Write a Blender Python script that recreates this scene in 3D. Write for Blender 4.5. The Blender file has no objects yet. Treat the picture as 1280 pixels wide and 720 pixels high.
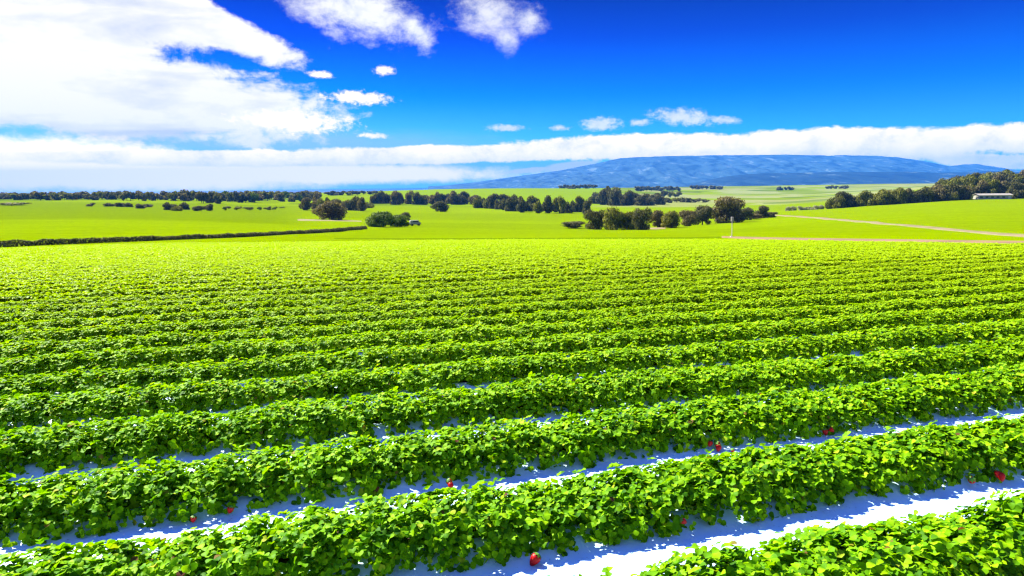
import bpy, math, random
import numpy as np
from mathutils import Vector

random.seed(7)
rng = np.random.default_rng(11)
R = math.radians
scene = bpy.context.scene
COL = scene.collection

# ------------------------------------------------------------------ camera
FPX = 853.3
HY = 231.0
PITCH = math.atan((360 - HY) / FPX)
ROLL = math.atan(0.014)
cam_d = bpy.data.cameras.new('camera')
cam = bpy.data.objects.new('camera', cam_d)
COL.objects.link(cam)
cam_d.sensor_width = 36
cam_d.lens = 36 * FPX / 1280
cam_d.clip_start = 0.05
cam_d.clip_end = 80000
cam.rotation_mode = 'XYZ'
from mathutils import Matrix
cam.matrix_world = (Matrix.Rotation(math.pi / 2 - PITCH, 4, 'X') @ Matrix.Rotation(-ROLL, 4, 'Z'))
scene.camera = cam
CR, SR = math.cos(ROLL), math.sin(ROLL)


def ray(px, py):
    """direction of the photograph's pixel: sideways per metre forward, drop per metre forward"""
    x = px - 640.0
    d = py - 360.0
    xr = x * CR - d * SR
    dr = x * SR + d * CR
    fw = FPX * math.cos(PITCH) - dr * math.sin(PITCH)
    dn = dr * math.cos(PITCH) + FPX * math.sin(PITCH)
    return xr / fw, dn / fw


def azel(px, py):
    u, r = ray(px, py)
    return math.atan2(u, 1.0), math.atan2(-r, math.hypot(1.0, u))


# ------------------------------------------------------------------ noise
def vnoise(x, y, seed=0):
    xi = np.floor(x).astype(np.int64)
    yi = np.floor(y).astype(np.int64)
    xf = x - xi
    yf = y - yi
    xf = xf * xf * (3 - 2 * xf)
    yf = yf * yf * (3 - 2 * yf)

    def h(a, b):
        n = (a * 374761393 + b * 668265263 + seed * 144665) & 0xffffffff
        n = ((n ^ (n >> 13)) * 1274126177) & 0xffffffff
        return ((n ^ (n >> 16)) & 0xffff) / 65535.0
    return (h(xi, yi) * (1 - xf) * (1 - yf) + h(xi + 1, yi) * xf * (1 - yf)
            + h(xi, yi + 1) * (1 - xf) * yf + h(xi + 1, yi + 1) * xf * yf)


def fbm(x, y, octv=5, seed=0):
    s = 0
    a = .5
    for k in range(octv):
        s = s + a * vnoise(x * 2 ** k, y * 2 ** k, seed + k)
        a *= .5
    return s


def sstep(a, b, x):
    t = np.clip((x - a) / (b - a), 0, 1)
    return t * t * (3 - 2 * t)


# ------------------------------------------------------------------ terrain
GH, GT = 2.02, 0.0411          # near field: a plane falling gently away from the camera
OFF = 12.0


def near_z(Y):
    return -GH - GT * Y - 0.00039 * np.maximum(Y - 20, 0) ** 2


CTRL = []
for (px, py, Y) in [
    (640, 290, 150), (640, 281, 220), (640, 272, 330), (640, 262, 520), (640, 250, 850), (640, 236.5, 1400),
    (400, 290, 120), (400, 280, 190), (400, 268, 330), (400, 256, 600), (400, 247, 900), (400, 241, 1500),
    (200, 290, 100), (200, 275, 180), (200, 263, 340), (200, 252, 600), (200, 246, 1000), (200, 243, 1600),
    (-60, 292, 95), (-60, 275, 190), (-60, 256, 460), (-60, 249, 850), (-60, 246, 1600),
    (800, 289, 150), (800, 280, 230), (800, 268, 360), (800, 255, 700), (800, 244, 1200), (800, 234.5, 2100),
    (520, 262, 480), (520, 250, 850), (520, 238, 1400),
    (900, 287, 130), (900, 276, 240), (900, 262, 480), (900, 250, 900), (900, 240, 1600), (900, 233, 2400),
    (1010, 287, 110), (1010, 270, 230), (1010, 260, 480), (1010, 248, 900), (1010, 239, 1600), (1010, 231.5, 2400),
    (1100, 287, 100), (1100, 272, 170), (1100, 256, 330), (1100, 238, 1300), (1100, 230, 2400),
    (1200, 290, 92), (1200, 270, 150), (1200, 248.5, 330), (1200, 240, 430), (1200, 232, 560), (1200, 229, 900),
    (1340, 290, 95), (1340, 270, 150), (1340, 246.5, 330), (1340, 236, 430), (1340, 224, 560), (1340, 221, 900),
]:
    u, r = ray(px, py)
    CTRL.append((u * Y, Y, -r * Y))
for u in (-.8, -.4, 0, .4, .8):
    for Y in (30, 45, 60):
        CTRL.append((u * Y, Y, float(near_z(np.array(Y)))))
for u in (-.8, -.4, 0, .4, .8):
    CTRL.append((u * 3300, 3300, -55.0))
CTRL = np.array(CTRL)
CU = np.stack([CTRL[:, 0] / (CTRL[:, 1] + OFF) * 1.6, np.log(CTRL[:, 1] + OFF)], 1)
CV = CTRL[:, 2] / (CTRL[:, 1] + OFF)


def _phi(d2):
    return 0.5 * d2 * np.log(d2 + 1e-9)


_n = len(CU)
_A = np.zeros((_n + 3, _n + 3))
_d2 = ((CU[:, None] - CU[None]) ** 2).sum(2)
_A[:_n, :_n] = _phi(_d2) + np.eye(_n) * 1e-4
_A[:_n, _n] = 1
_A[:_n, _n + 1:] = CU
_A[_n:, :_n] = _A[:_n, _n:].T
_W = np.linalg.solve(_A, np.concatenate([CV, np.zeros(3)]))


def ground(X, Y):
    X = np.asarray(X, float)
    Y = np.asarray(Y, float)
    sh = np.broadcast(X, Y).shape
    X = np.broadcast_to(X, sh).ravel()
    Y = np.broadcast_to(Y, sh).ravel()
    out = near_z(Y).copy()
    far = Y > 44
    if far.any():
        x = X[far]
        y = Y[far]
        s = y + OFF
        a = np.clip(x / s, -.86, .86) * 1.6
        b = np.log(np.clip(s, 1, 3400))
        v = _W[_n] + _W[_n + 1] * a + _W[_n + 2] * b
        for k in range(_n):
            v = v + _W[k] * _phi((a - CU[k, 0]) ** 2 + (b - CU[k, 1]) ** 2)
        v = v * s
        w = sstep(44, 62, y)
        out[far] = out[far] * (1 - w) + v * w
    return out.reshape(sh)


def gp(px, py, ymin=2.0, ymax=3200.0):
    """where the sight line of that pixel meets the ground"""
    u, r = ray(px, py)
    ys = np.geomspace(ymin, ymax, 2500)
    d = ground(u * ys, ys) + r * ys
    i = np.argmax(d > 0)
    if d[i] <= 0:
        i = int(np.argmax(d))
        Y = ys[i]
    elif i == 0:
        Y = ys[0]
    else:
        t = d[i - 1] / (d[i - 1] - d[i])
        Y = ys[i - 1] + (ys[i] - ys[i - 1]) * t
    return np.array([u * Y, Y, float(ground(u * Y, Y))])


# ------------------------------------------------------------------ object helpers
def tag(o, label=None, cat=None, group=None, kind=None):
    if label: o['label'] = label
    if cat: o['category'] = cat
    if group: o['group'] = group
    if kind: o['kind'] = kind
    return o


def mesh_np(name, V, loops, starts, totals):
    me = bpy.data.meshes.new(name)
    V = np.ascontiguousarray(V, dtype=np.float32)
    me.vertices.add(len(V))
    me.vertices.foreach_set('co', V.ravel())
    me.loops.add(len(loops))
    me.loops.foreach_set('vertex_index', np.asarray(loops, dtype=np.int32))
    me.polygons.add(len(starts))
    me.polygons.foreach_set('loop_start', np.asarray(starts, dtype=np.int32))
    me.polygons.foreach_set('loop_total', np.asarray(totals, dtype=np.int32))
    me.update(calc_edges=True)
    return me


def uniform_mesh(name, V, F, smooth=False):
    F = np.asarray(F)
    k = F.shape[1]
    me = mesh_np(name, V, F.ravel(), np.arange(len(F)) * k, np.full(len(F), k))
    if smooth:
        me.polygons.foreach_set('use_smooth', np.ones(len(F), dtype=bool))
    return me


def link(name, me, mat=None, parent=None):
    o = bpy.data.objects.new(name, me)
    COL.objects.link(o)
    if mat is not None and me is not None and not me.materials:
        me.materials.append(mat)
    if parent is not None:
        o.parent = parent
    return o


def empty(name, loc, rz=0.0):
    o = bpy.data.objects.new(name, None)
    o.empty_display_size = .3
    COL.objects.link(o)
    o.location = [float(v) for v in loc]
    o.rotation_euler = (0, 0, rz)
    return o


def grid_faces(nu, nv):
    i = np.arange(nu - 1)[:, None] * nv + np.arange(nv - 1)[None]
    return np.stack([i, i + nv, i + nv + 1, i + 1], -1).reshape(-1, 4)


class MB:
    def __init__(s): s.v = []; s.f = []
    def box(s, c, d, taper=1.0, rot=0.0):
        n = len(s.v)
        for z in (-1, 1):
            k = 1 if z < 0 else taper
            for x, y in ((-1, -1), (1, -1), (1, 1), (-1, 1)):
                X, Y = x * d[0] / 2 * k, y * d[1] / 2 * k
                s.v.append((c[0] + X * math.cos(rot) - Y * math.sin(rot), c[1] + X * math.sin(rot) + Y * math.cos(rot), c[2] + z * d[2] / 2))
        s.f += [tuple(n + i for i in q) for q in ((3, 2, 1, 0), (4, 5, 6, 7), (0, 1, 5, 4), (1, 2, 6, 5), (2, 3, 7, 6), (3, 0, 4, 7))]
    def tube(s, pts, rad, k=8):
        n = len(s.v)
        pts = [Vector(p) for p in pts]
        for i, p in enumerate(pts):
            t = (pts[min(i + 1, len(pts) - 1)] - pts[max(i - 1, 0)]).normalized()
            a = t.cross(Vector((0, 1, 0.01))).normalized()
            if a.length < .1: a = Vector((1, 0, 0))
            b = t.cross(a)
            for j in range(k):
                th = 2 * math.pi * j / k
                s.v.append(tuple(p + (a * math.cos(th) + b * math.sin(th)) * rad[i]))
        for i in range(len(pts) - 1):
            for j in range(k):
                q = n + i * k
                s.f.append((q + j, q + (j + 1) % k, q + k + (j + 1) % k, q + k + j))
        s.f.append(tuple(n + j for j in range(k))[::-1])
        s.f.append(tuple(n + (len(pts) - 1) * k + j for j in range(k)))
    def poly(s, prof, y0, y1):
        n = len(s.v); m = len(prof)
        for y in (y0, y1):
            for x, z in prof: s.v.append((x, y, z))
        s.f.append(tuple(n + i for i in range(m)))
        s.f.append(tuple(n + m + i for i in range(m))[::-1])
        for i in range(m):
            j = (i + 1) % m
            s.f.append((n + j, n + i, n + m + i, n + m + j))
    def build(s, name, mat, parent=None, bevel=0):
        me = bpy.data.meshes.new(name); me.from_pydata(s.v, [], s.f); me.update()
        o = link(name, me, mat, parent)
        if bevel:
            b = o.modifiers.new('bevel', 'BEVEL'); b.width = bevel; b.segments = 2
        return o


# ------------------------------------------------------------------ materials
def new_mat(name):
    m = bpy.data.materials.new(name)
    m.use_nodes = True
    nt = m.node_tree
    nt.nodes.clear()
    out = nt.nodes.new('ShaderNodeOutputMaterial')
    return m, nt, out


def N(nt, typ, **kw):
    n = nt.nodes.new(typ)
    for k, v in kw.items():
        if k.startswith('i_'):
            key = k[2:]
            key = int(key) if key.isdigit() else key.replace('_', ' ')
            n.inputs[key].default_value = v
        else:
            setattr(n, k, v)
    return n


def ramp(nt, stops, interp='LINEAR'):
    n = nt.nodes.new('ShaderNodeValToRGB')
    cr = n.color_ramp
    cr.interpolation = interp
    while len(cr.elements) < len(stops): cr.elements.new(.5)
    for e, (p, c) in zip(cr.elements, stops):
        e.position = p
        e.color = (*c, 1) if len(c) == 3 else c
    return n


def leaf_mat(name, stops, transl=.4, rough=.55, spec=.25, nscale=.6, trcol=(1.0, 1.0, .35), dark=.75):
    m, nt, out = new_mat(name)
    L = nt.links.new
    geo = N(nt, 'ShaderNodeNewGeometry')
    rp = ramp(nt, stops)
    L(geo.outputs['Random Per Island'], rp.inputs[0])
    tc = N(nt, 'ShaderNodeTexCoord')
    no = N(nt, 'ShaderNodeTexNoise', i_Scale=nscale, i_Detail=3.0)
    L(tc.outputs['Object'], no.inputs['Vector'])
    r2 = ramp(nt, [(.35, (dark, dark * 1.03, dark * .9)), (.65, (1.12, 1.05, 1.0))])
    L(no.outputs[0], r2.inputs[0])
    mul = N(nt, 'ShaderNodeMixRGB', blend_type='MULTIPLY', i_Fac=1.0)
    L(rp.outputs[0], mul.inputs[1]); L(r2.outputs[0], mul.inputs[2])
    p = N(nt, 'ShaderNodeBsdfPrincipled', i_Roughness=rough)
    p.inputs['Specular IOR Level'].default_value = spec
    if name == 'strawberry_leaf':
        # leaf colour graded by distance: yellower and more even further out in the field
        g2 = N(nt, 'ShaderNodeSeparateXYZ')
        L(geo.outputs['Position'], g2.inputs[0])
        mr = N(nt, 'ShaderNodeMapRange')
        mr.inputs[1].default_value = 4; mr.inputs[2].default_value = 24
        L(g2.outputs[1], mr.inputs[0])
        yl = N(nt, 'ShaderNodeMixRGB')
        yl.inputs[1].default_value = (1, 1, 1, 1); yl.inputs[2].default_value = (1.75, 1.2, .3, 1)
        L(mr.outputs[0], yl.inputs[0])
        m3 = N(nt, 'ShaderNodeMixRGB', blend_type='MULTIPLY', i_Fac=1.0)
        L(mul.outputs[0], m3.inputs[1]); L(yl.outputs[0], m3.inputs[2])
        even = N(nt, 'ShaderNodeMixRGB')
        even.inputs[2].default_value = (.30, .43, .0005, 1)
        ef = N(nt, 'ShaderNodeMapRange')
        ef.inputs[1].default_value = 6; ef.inputs[2].default_value = 26
        ef.inputs[4].default_value = .85
        L(g2.outputs[1], ef.inputs[0]); L(ef.outputs[0], even.inputs[0]); L(m3.outputs[0], even.inputs[1])
        mul = even
    L(mul.outputs[0], p.inputs['Base Color'])
    tr = N(nt, 'ShaderNodeBsdfTranslucent')
    tm = N(nt, 'ShaderNodeMixRGB', blend_type='MULTIPLY', i_Fac=1.0)
    tm.inputs[2].default_value = (*trcol, 1)
    L(mul.outputs[0], tm.inputs[1]); L(tm.outputs[0], tr.inputs[0])
    mx = N(nt, 'ShaderNodeMixShader', i_Fac=transl)
    L(p.outputs[0], mx.inputs[1]); L(tr.outputs[0], mx.inputs[2])
    L(mx.outputs[0], out.inputs[0])
    return m


def plain_mat(name, col, rough=.7, nscale=4, amt=.25, bump=0.0, bscale=30, spec=.3, metallic=0.0):
    m, nt, out = new_mat(name)
    L = nt.links.new
    tc = N(nt, 'ShaderNodeTexCoord')
    no = N(nt, 'ShaderNodeTexNoise', i_Scale=nscale, i_Detail=6.0)
    L(tc.outputs['Object'], no.inputs['Vector'])
    rp = ramp(nt, [(.3, tuple(c * (1 - amt) for c in col)), (.7, tuple(min(1, c * (1 + amt)) for c in col))])
    L(no.outputs[0], rp.inputs[0])
    p = N(nt, 'ShaderNodeBsdfPrincipled', i_Roughness=rough, i_Metallic=metallic)
    p.inputs['Specular IOR Level'].default_value = spec
    L(rp.outputs[0], p.inputs['Base Color'])
    if bump:
        n2 = N(nt, 'ShaderNodeTexNoise', i_Scale=bscale, i_Detail=5.0)
        L(tc.outputs['Object'], n2.inputs['Vector'])
        b = N(nt, 'ShaderNodeBump', i_Strength=.8, i_Distance=bump)
        L(n2.outputs[0], b.inputs['Height']); L(b.outputs[0], p.inputs['Normal'])
    L(p.outputs[0], out.inputs[0])
    return m


STRAW_STOPS = [(0, (.03, .12, .002)), (.25, (.09, .26, .001)), (.6, (.185, .41, .001)), (.96, (.28, .50, .002)), (.993, (.36, .42, .02)), (.997, (.14, .07, .02)), (1, (.11, .04, .02))]
M_straw = leaf_mat('strawberry_leaf', STRAW_STOPS, transl=.30, rough=.55, spec=.06, nscale=1.3, dark=.85, trcol=(1.5, 1.45, .3))
M_soil = plain_mat('soil', (.05, .033, .022), .95, 6, .4, bump=.03, bscale=18, spec=.1)
M_stem = plain_mat('stem', (.14, .22, .03), .6)


# ------------------------------------------------------------------ world
EXPO = 1.9
world = bpy.data.worlds.new('World')
scene.world = world
world.use_nodes = True
SUN_AZ = R(-47)      # from +Y (forward), negative = left
SUN_EL = R(45)


def build_world():
    nt = world.node_tree
    nt.nodes.clear()
    L = nt.links.new
    out = N(nt, 'ShaderNodeOutputWorld')
    bg = N(nt, 'ShaderNodeBackground', i_Strength=.1)
    L(bg.outputs[0], out.inputs[0])
    sky = N(nt, 'ShaderNodeTexSky', sky_type='NISHITA', sun_disc=False)
    sky.sun_elevation = SUN_EL
    sky.sun_rotation = SUN_AZ
    sky.altitude = 100
    sky.air_density = 1.0
    sky.dust_density = .3
    sky.ozone_density = 2.5
    hs = N(nt, 'ShaderNodeHueSaturation', i_Saturation=1.25, i_Value=1.0)
    L(sky.outputs[0], hs.inputs['Color'])
    gm = N(nt, 'ShaderNodeGamma', i_Gamma=1.25)
    L(hs.outputs[0], gm.inputs[0])
    grade = N(nt, 'ShaderNodeMixRGB', blend_type='MULTIPLY', i_Fac=1.0)
    L(gm.outputs[0], grade.inputs[1])
    tc = N(nt, 'ShaderNodeTexCoord')
    sep = N(nt, 'ShaderNodeSeparateXYZ')
    L(tc.outputs['Generated'], sep.inputs[0])

    def mth(op, a, b=None, c=None, clamp=False):
        n = N(nt, 'ShaderNodeMath', operation=op, use_clamp=clamp)
        for i, v in enumerate((a, b, c)):
            if v is None: continue
            if isinstance(v, (int, float)): n.inputs[i].default_value = v
            else: L(v, n.inputs[i])
        return n.outputs[0]

    def smooth(x, lo, hi, t0=0.0, t1=1.0):
        n = N(nt, 'ShaderNodeMapRange', interpolation_type='SMOOTHSTEP')
        n.inputs[1].default_value = lo; n.inputs[2].default_value = hi
        n.inputs[3].default_value = t0; n.inputs[4].default_value = t1
        L(x, n.inputs[0])
        return n.outputs[0]
    az = mth('ARCTAN2', sep.outputs[0], sep.outputs[1])
    el = mth('ARCSINE', sep.outputs[2])
    gr = ramp(nt, SKY_RAMP)
    L(mth('MULTIPLY', el, 1.0), gr.inputs[0])
    L(gr.outputs[0], grade.inputs[2])
    cv = N(nt, 'ShaderNodeCombineXYZ')
    L(az, cv.inputs[0]); L(el, cv.inputs[1])

    def noise(scale, rot=0, sc=4, det=8, rough=.55, loc=(0, 0, 0), dist=0.0):
        mp = N(nt, 'ShaderNodeMapping', vector_type='POINT')
        mp.inputs['Location'].default_value = loc
        mp.inputs['Rotation'].default_value = (0, 0, rot)
        mp.inputs['Scale'].default_value = (*scale, 1)
        L(cv.outputs[0], mp.inputs[0])
        n = N(nt, 'ShaderNodeTexNoise', noise_dimensions='2D', i_Scale=sc, i_Detail=det, i_Roughness=rough, i_Distortion=dist)
        L(mp.outputs[0], n.inputs['Vector'])
        return n.outputs[0]
    n_edge = noise((1, 1.7), 0, 13, 10, .62, (3, 1, 0), .3)
    n_big = noise((1, 2.2), R(8), 4.5, 8, .58, (7.3, 2.1, 0))
    n_streak = noise((1, 6), R(10), 5, 8, .6, (1.3, 4.7, 0), .4)
    n_fine = noise((1, 1.5), 0, 55, 6, .65, (5, 5, 0))

    def blob(px, py, rx, ry, rot=0):
        a0, e0 = azel(px, py)
        c, s = math.cos(R(rot)), math.sin(R(rot))
        a1, e1 = azel(px + rx * c, py + rx * s)
        a2, e2 = azel(px - ry * s, py + ry * c)
        ra = math.hypot(a1 - a0, e1 - e0)
        re = math.hypot(a2 - a0, e2 - e0)
        th = math.atan2(e1 - e0, a1 - a0)
        mp = N(nt, 'ShaderNodeMapping', vector_type='TEXTURE')
        mp.inputs['Location'].default_value = (a0, e0, 0)
        mp.inputs['Rotation'].default_value = (0, 0, th)
        mp.inputs['Scale'].default_value = (ra, re, 1)
        L(cv.outputs[0], mp.inputs[0])
        ln = N(nt, 'ShaderNodeVectorMath', operation='LENGTH')
        L(mp.outputs[0], ln.inputs[0])
        return mth('SUBTRACT', 1.0, ln.outputs['Value'])

    def union(bs):
        cur = bs[0]
        for b in bs[1:]:
            n = N(nt, 'ShaderNodeMath', operation='SMOOTH_MAX')
            L(cur, n.inputs[0]); L(b, n.inputs[1]); n.inputs[2].default_value = .12
            cur = n.outputs[0]
        return mth('MAXIMUM', cur, -1.0)

    def dens(field, nz, amp, lo, hi, op=1.0):
        f = mth('ADD', field, mth('MULTIPLY', mth('SUBTRACT', nz, .5), amp))
        return mth('MULTIPLY', smooth(f, lo, hi), op)

    n_vf = noise((1, 1.5), 0, 140, 5, .6, (9, 2, 0))
    npuff = mth('ADD', mth('MULTIPLY', n_fine, .6), mth('MULTIPLY', n_vf, .4))
    nmix = mth('ADD', mth('MULTIPLY', n_edge, .6), mth('MULTIPLY', n_fine, .4))
    smix = mth('ADD', mth('MULTIPLY', n_streak, .55), mth('MULTIPLY', n_edge, .45))
    # great sheet of cloud on the left
    sheet = union([blob(90, 112, 345, 62, 6), blob(0, 25, 235, 95, 0), blob(170, 15, 120, 40, 15), blob(262, 30, 130, 27, 22),
                   blob(-160, 60, 260, 140, 0)])
    d_sheet = dens(sheet, mth('ADD', mth('MULTIPLY', smix, .45), mth('MULTIPLY', nmix, .55)), 1.35, -.05, .22)
    tip = union([blob(370, 153, 85, 17, 3), blob(448, 122, 52, 10, 2), blob(400, 93, 20, 6, 5), blob(481, 87, 17, 8, 0), blob(468, 170, 26, 5, 4)])
    d_tip = dens(tip, npuff, 2.0, .0, .75, .97)
    c2 = union([blob(450, 14, 98, 42, 12), blob(520, 38, 34, 20, 35)])
    d_c2 = dens(c2, nmix, 1.9, -.1, .85, .97)
    c3 = union([blob(612, 18, 52, 36, 15), blob(633, 48, 20, 24, 20), blob(660, 25, 26, 26, 10)])
    d_c3 = dens(c3, nmix, 2.1, -.1, 1.1, .85)
    small = union([blob(750, 155, 32, 11), blob(853, 146, 52, 13, 4), blob(800, 153, 18, 6), blob(630, 160, 30, 6), blob(700, 160, 16, 5), blob(905, 150, 30, 7, 6)])
    d_small = dens(small, npuff, 1.9, .0, .8, .85)
    # long bank of cloud above the mountain, and its tail towards the left
    bank = union([blob(560, 193, 290, 13, -1.5), blob(820, 184, 260, 19, -1), blob(1080, 178, 250, 21, 0), blob(1330, 175, 260, 23, 1), blob(300, 198, 300, 12, 0),
                  blob(1380, 200, 190, 16, 0), blob(980, 190, 330, 16, 0), blob(1235, 202, 90, 12, 3)])
    d_bank = dens(bank, nmix, .95, .02, .26)
    # low bright bank on the left down to the horizon
    low = union([blob(20, 205, 330, 44, 1.5), blob(140, 220, 330, 25, 1), blob(380, 217, 330, 17, 0), blob(-200, 205, 300, 60, 0)])
    d_low = dens(low, nmix, .8, .0, .5)
    tongue = union([blob(712, 207, 46, 6, -8), blob(660, 213, 40, 4, -6)])
    d_tongue = dens(tongue, nmix, 1.2, .0, .5, .85)
    veil = union([blob(330, 178, 400, 26, 1), blob(420, 212, 420, 26, 0), blob(860, 214, 500, 22, 0)])
    d_veil = dens(veil, smix, .8, -.1, .8, .72)
    sides = smooth(mth('ABSOLUTE', az), 1.0, 1.35)
    d_other = mth('MULTIPLY', mth('MULTIPLY', smooth(n_big, .52, .68), sides), smooth(el, -.02, .1))

    # sky colour towards the horizon
    hz = smooth(el, 0.0, .13, 1.0, 0.0)
    left = smooth(az, -.55, .35, 1.0, 0.25)
    hzc = mth('MULTIPLY', mth('MULTIPLY', hz, left), .75)
    base = N(nt, 'ShaderNodeMixRGB')
    L(hzc, base.inputs[0]); L(grade.outputs[0], base.inputs[1])
    base.inputs[2].default_value = (1.5, 2.0, 2.3, 1)
    cur = base.outputs[0]
    # cloud tones: white with soft blue-grey bellies
    shade = mth('ADD', mth('MULTIPLY', n_big, .6), mth('MULTIPLY', n_streak, .4))
    ctone = ramp(nt, [(.32, (2.1, 2.2, 2.3)), (.42, (2.75, 2.72, 2.65)), (.50, (3.3, 3.15, 2.95))])
    L(shade, ctone.inputs[0])
    shade2 = mth('ADD', mth('MULTIPLY', n_edge, .7), mth('MULTIPLY', n_fine, .3))
    ctone2 = ramp(nt, [(.32, (1.9, 2.1, 2.25)), (.44, (2.6, 2.65, 2.6)), (.55, (3.1, 3.05, 2.8))])
    L(shade2, ctone2.inputs[0])
    ctone3 = ramp(nt, [(.30, (3.2, 3.0, 2.8)), (.45, (4.6, 3.9, 3.1)), (.6, (5.4, 4.4, 3.2))])
    L(shade2, ctone3.inputs[0])

    def layer(cur, d, col):
        n = N(nt, 'ShaderNodeMixRGB')
        L(d, n.inputs[0]); L(cur, n.inputs[1])
        if isinstance(col, tuple): n.inputs[2].default_value = (*col, 1)
        else: L(col, n.inputs[2])
        return n.outputs[0]
    cur = layer(cur, d_veil, (1.3, 1.9, 2.4))
    cur = layer(cur, d_other, ctone.outputs[0])
    cur = layer(cur, d_small, ctone2.outputs[0])
    cur = layer(cur, d_c3, ctone2.outputs[0])
    cur = layer(cur, d_c2, ctone2.outputs[0])
    cur = layer(cur, d_sheet, ctone.outputs[0])
    cur = layer(cur, d_low, (6.2, 4.9, 3.2))
    cur = layer(cur, d_bank, ctone3.outputs[0])
    cur = layer(cur, d_tip, ctone3.outputs[0])
    cur = layer(cur, d_tongue, (3.0, 2.7, 2.4))
    L(cur, bg.inputs[0])


SKY_RAMP = [(0.0, (.0, .22, .36)), (.09, (.0, .115, .33)), (.13, (.0, .08, .30)), (.20, (.0, .022, .19)), (.26, (.0, .006, .10)), (.42, (.02, .07, .28)), (.7, (.0, .25, .72)), (1.0, (.0, .25, .72))]
build_world()
sun_d = bpy.data.lights.new('sun', 'SUN')
sun_d.energy = 4.6
sun_d.angle = R(.53)
sun_d.color = (1.0, .955, .87)
sun = bpy.data.objects.new('sun', sun_d)
COL.objects.link(sun)
to_sun = Vector((math.sin(SUN_AZ) * math.cos(SUN_EL), math.cos(SUN_AZ) * math.cos(SUN_EL), math.sin(SUN_EL)))
sun.rotation_euler = (-to_sun).to_track_quat('-Z', 'Y').to_euler()
sun.location = (-30, 30, 40)
SUNV = np.array(to_sun)

# ------------------------------------------------------------------ ground sheet
ROW0, DY, MX = 3.109, 1.245, 0.301


def edge_y(X):
    """far edge of the strawberry field"""
    return np.interp(X, EDGE[0], EDGE[1])


_ex = []
for px_, py_ in ((-120, 313), (0, 310), (230, 303.5), (455, 300.6), (640, 300), (914, 299.6), (1100, 302), (1280, 305), (1400, 307)):
    u_, r_ = ray(px_, py_)
    ys_ = np.linspace(15, 66, 2000)
    ok_ = np.where(near_z(ys_) + .27 + r_ * ys_ > 0)[0]
    y_ = ys_[ok_[0]] if len(ok_) else 66
    _ex.append((u_ * y_, y_))
EDGE = [[e[0] for e in _ex], [e[1] for e in _ex]]
print('EDGE', [(round(float(a), 1), round(float(b), 1)) for a, b in _ex])


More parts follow.
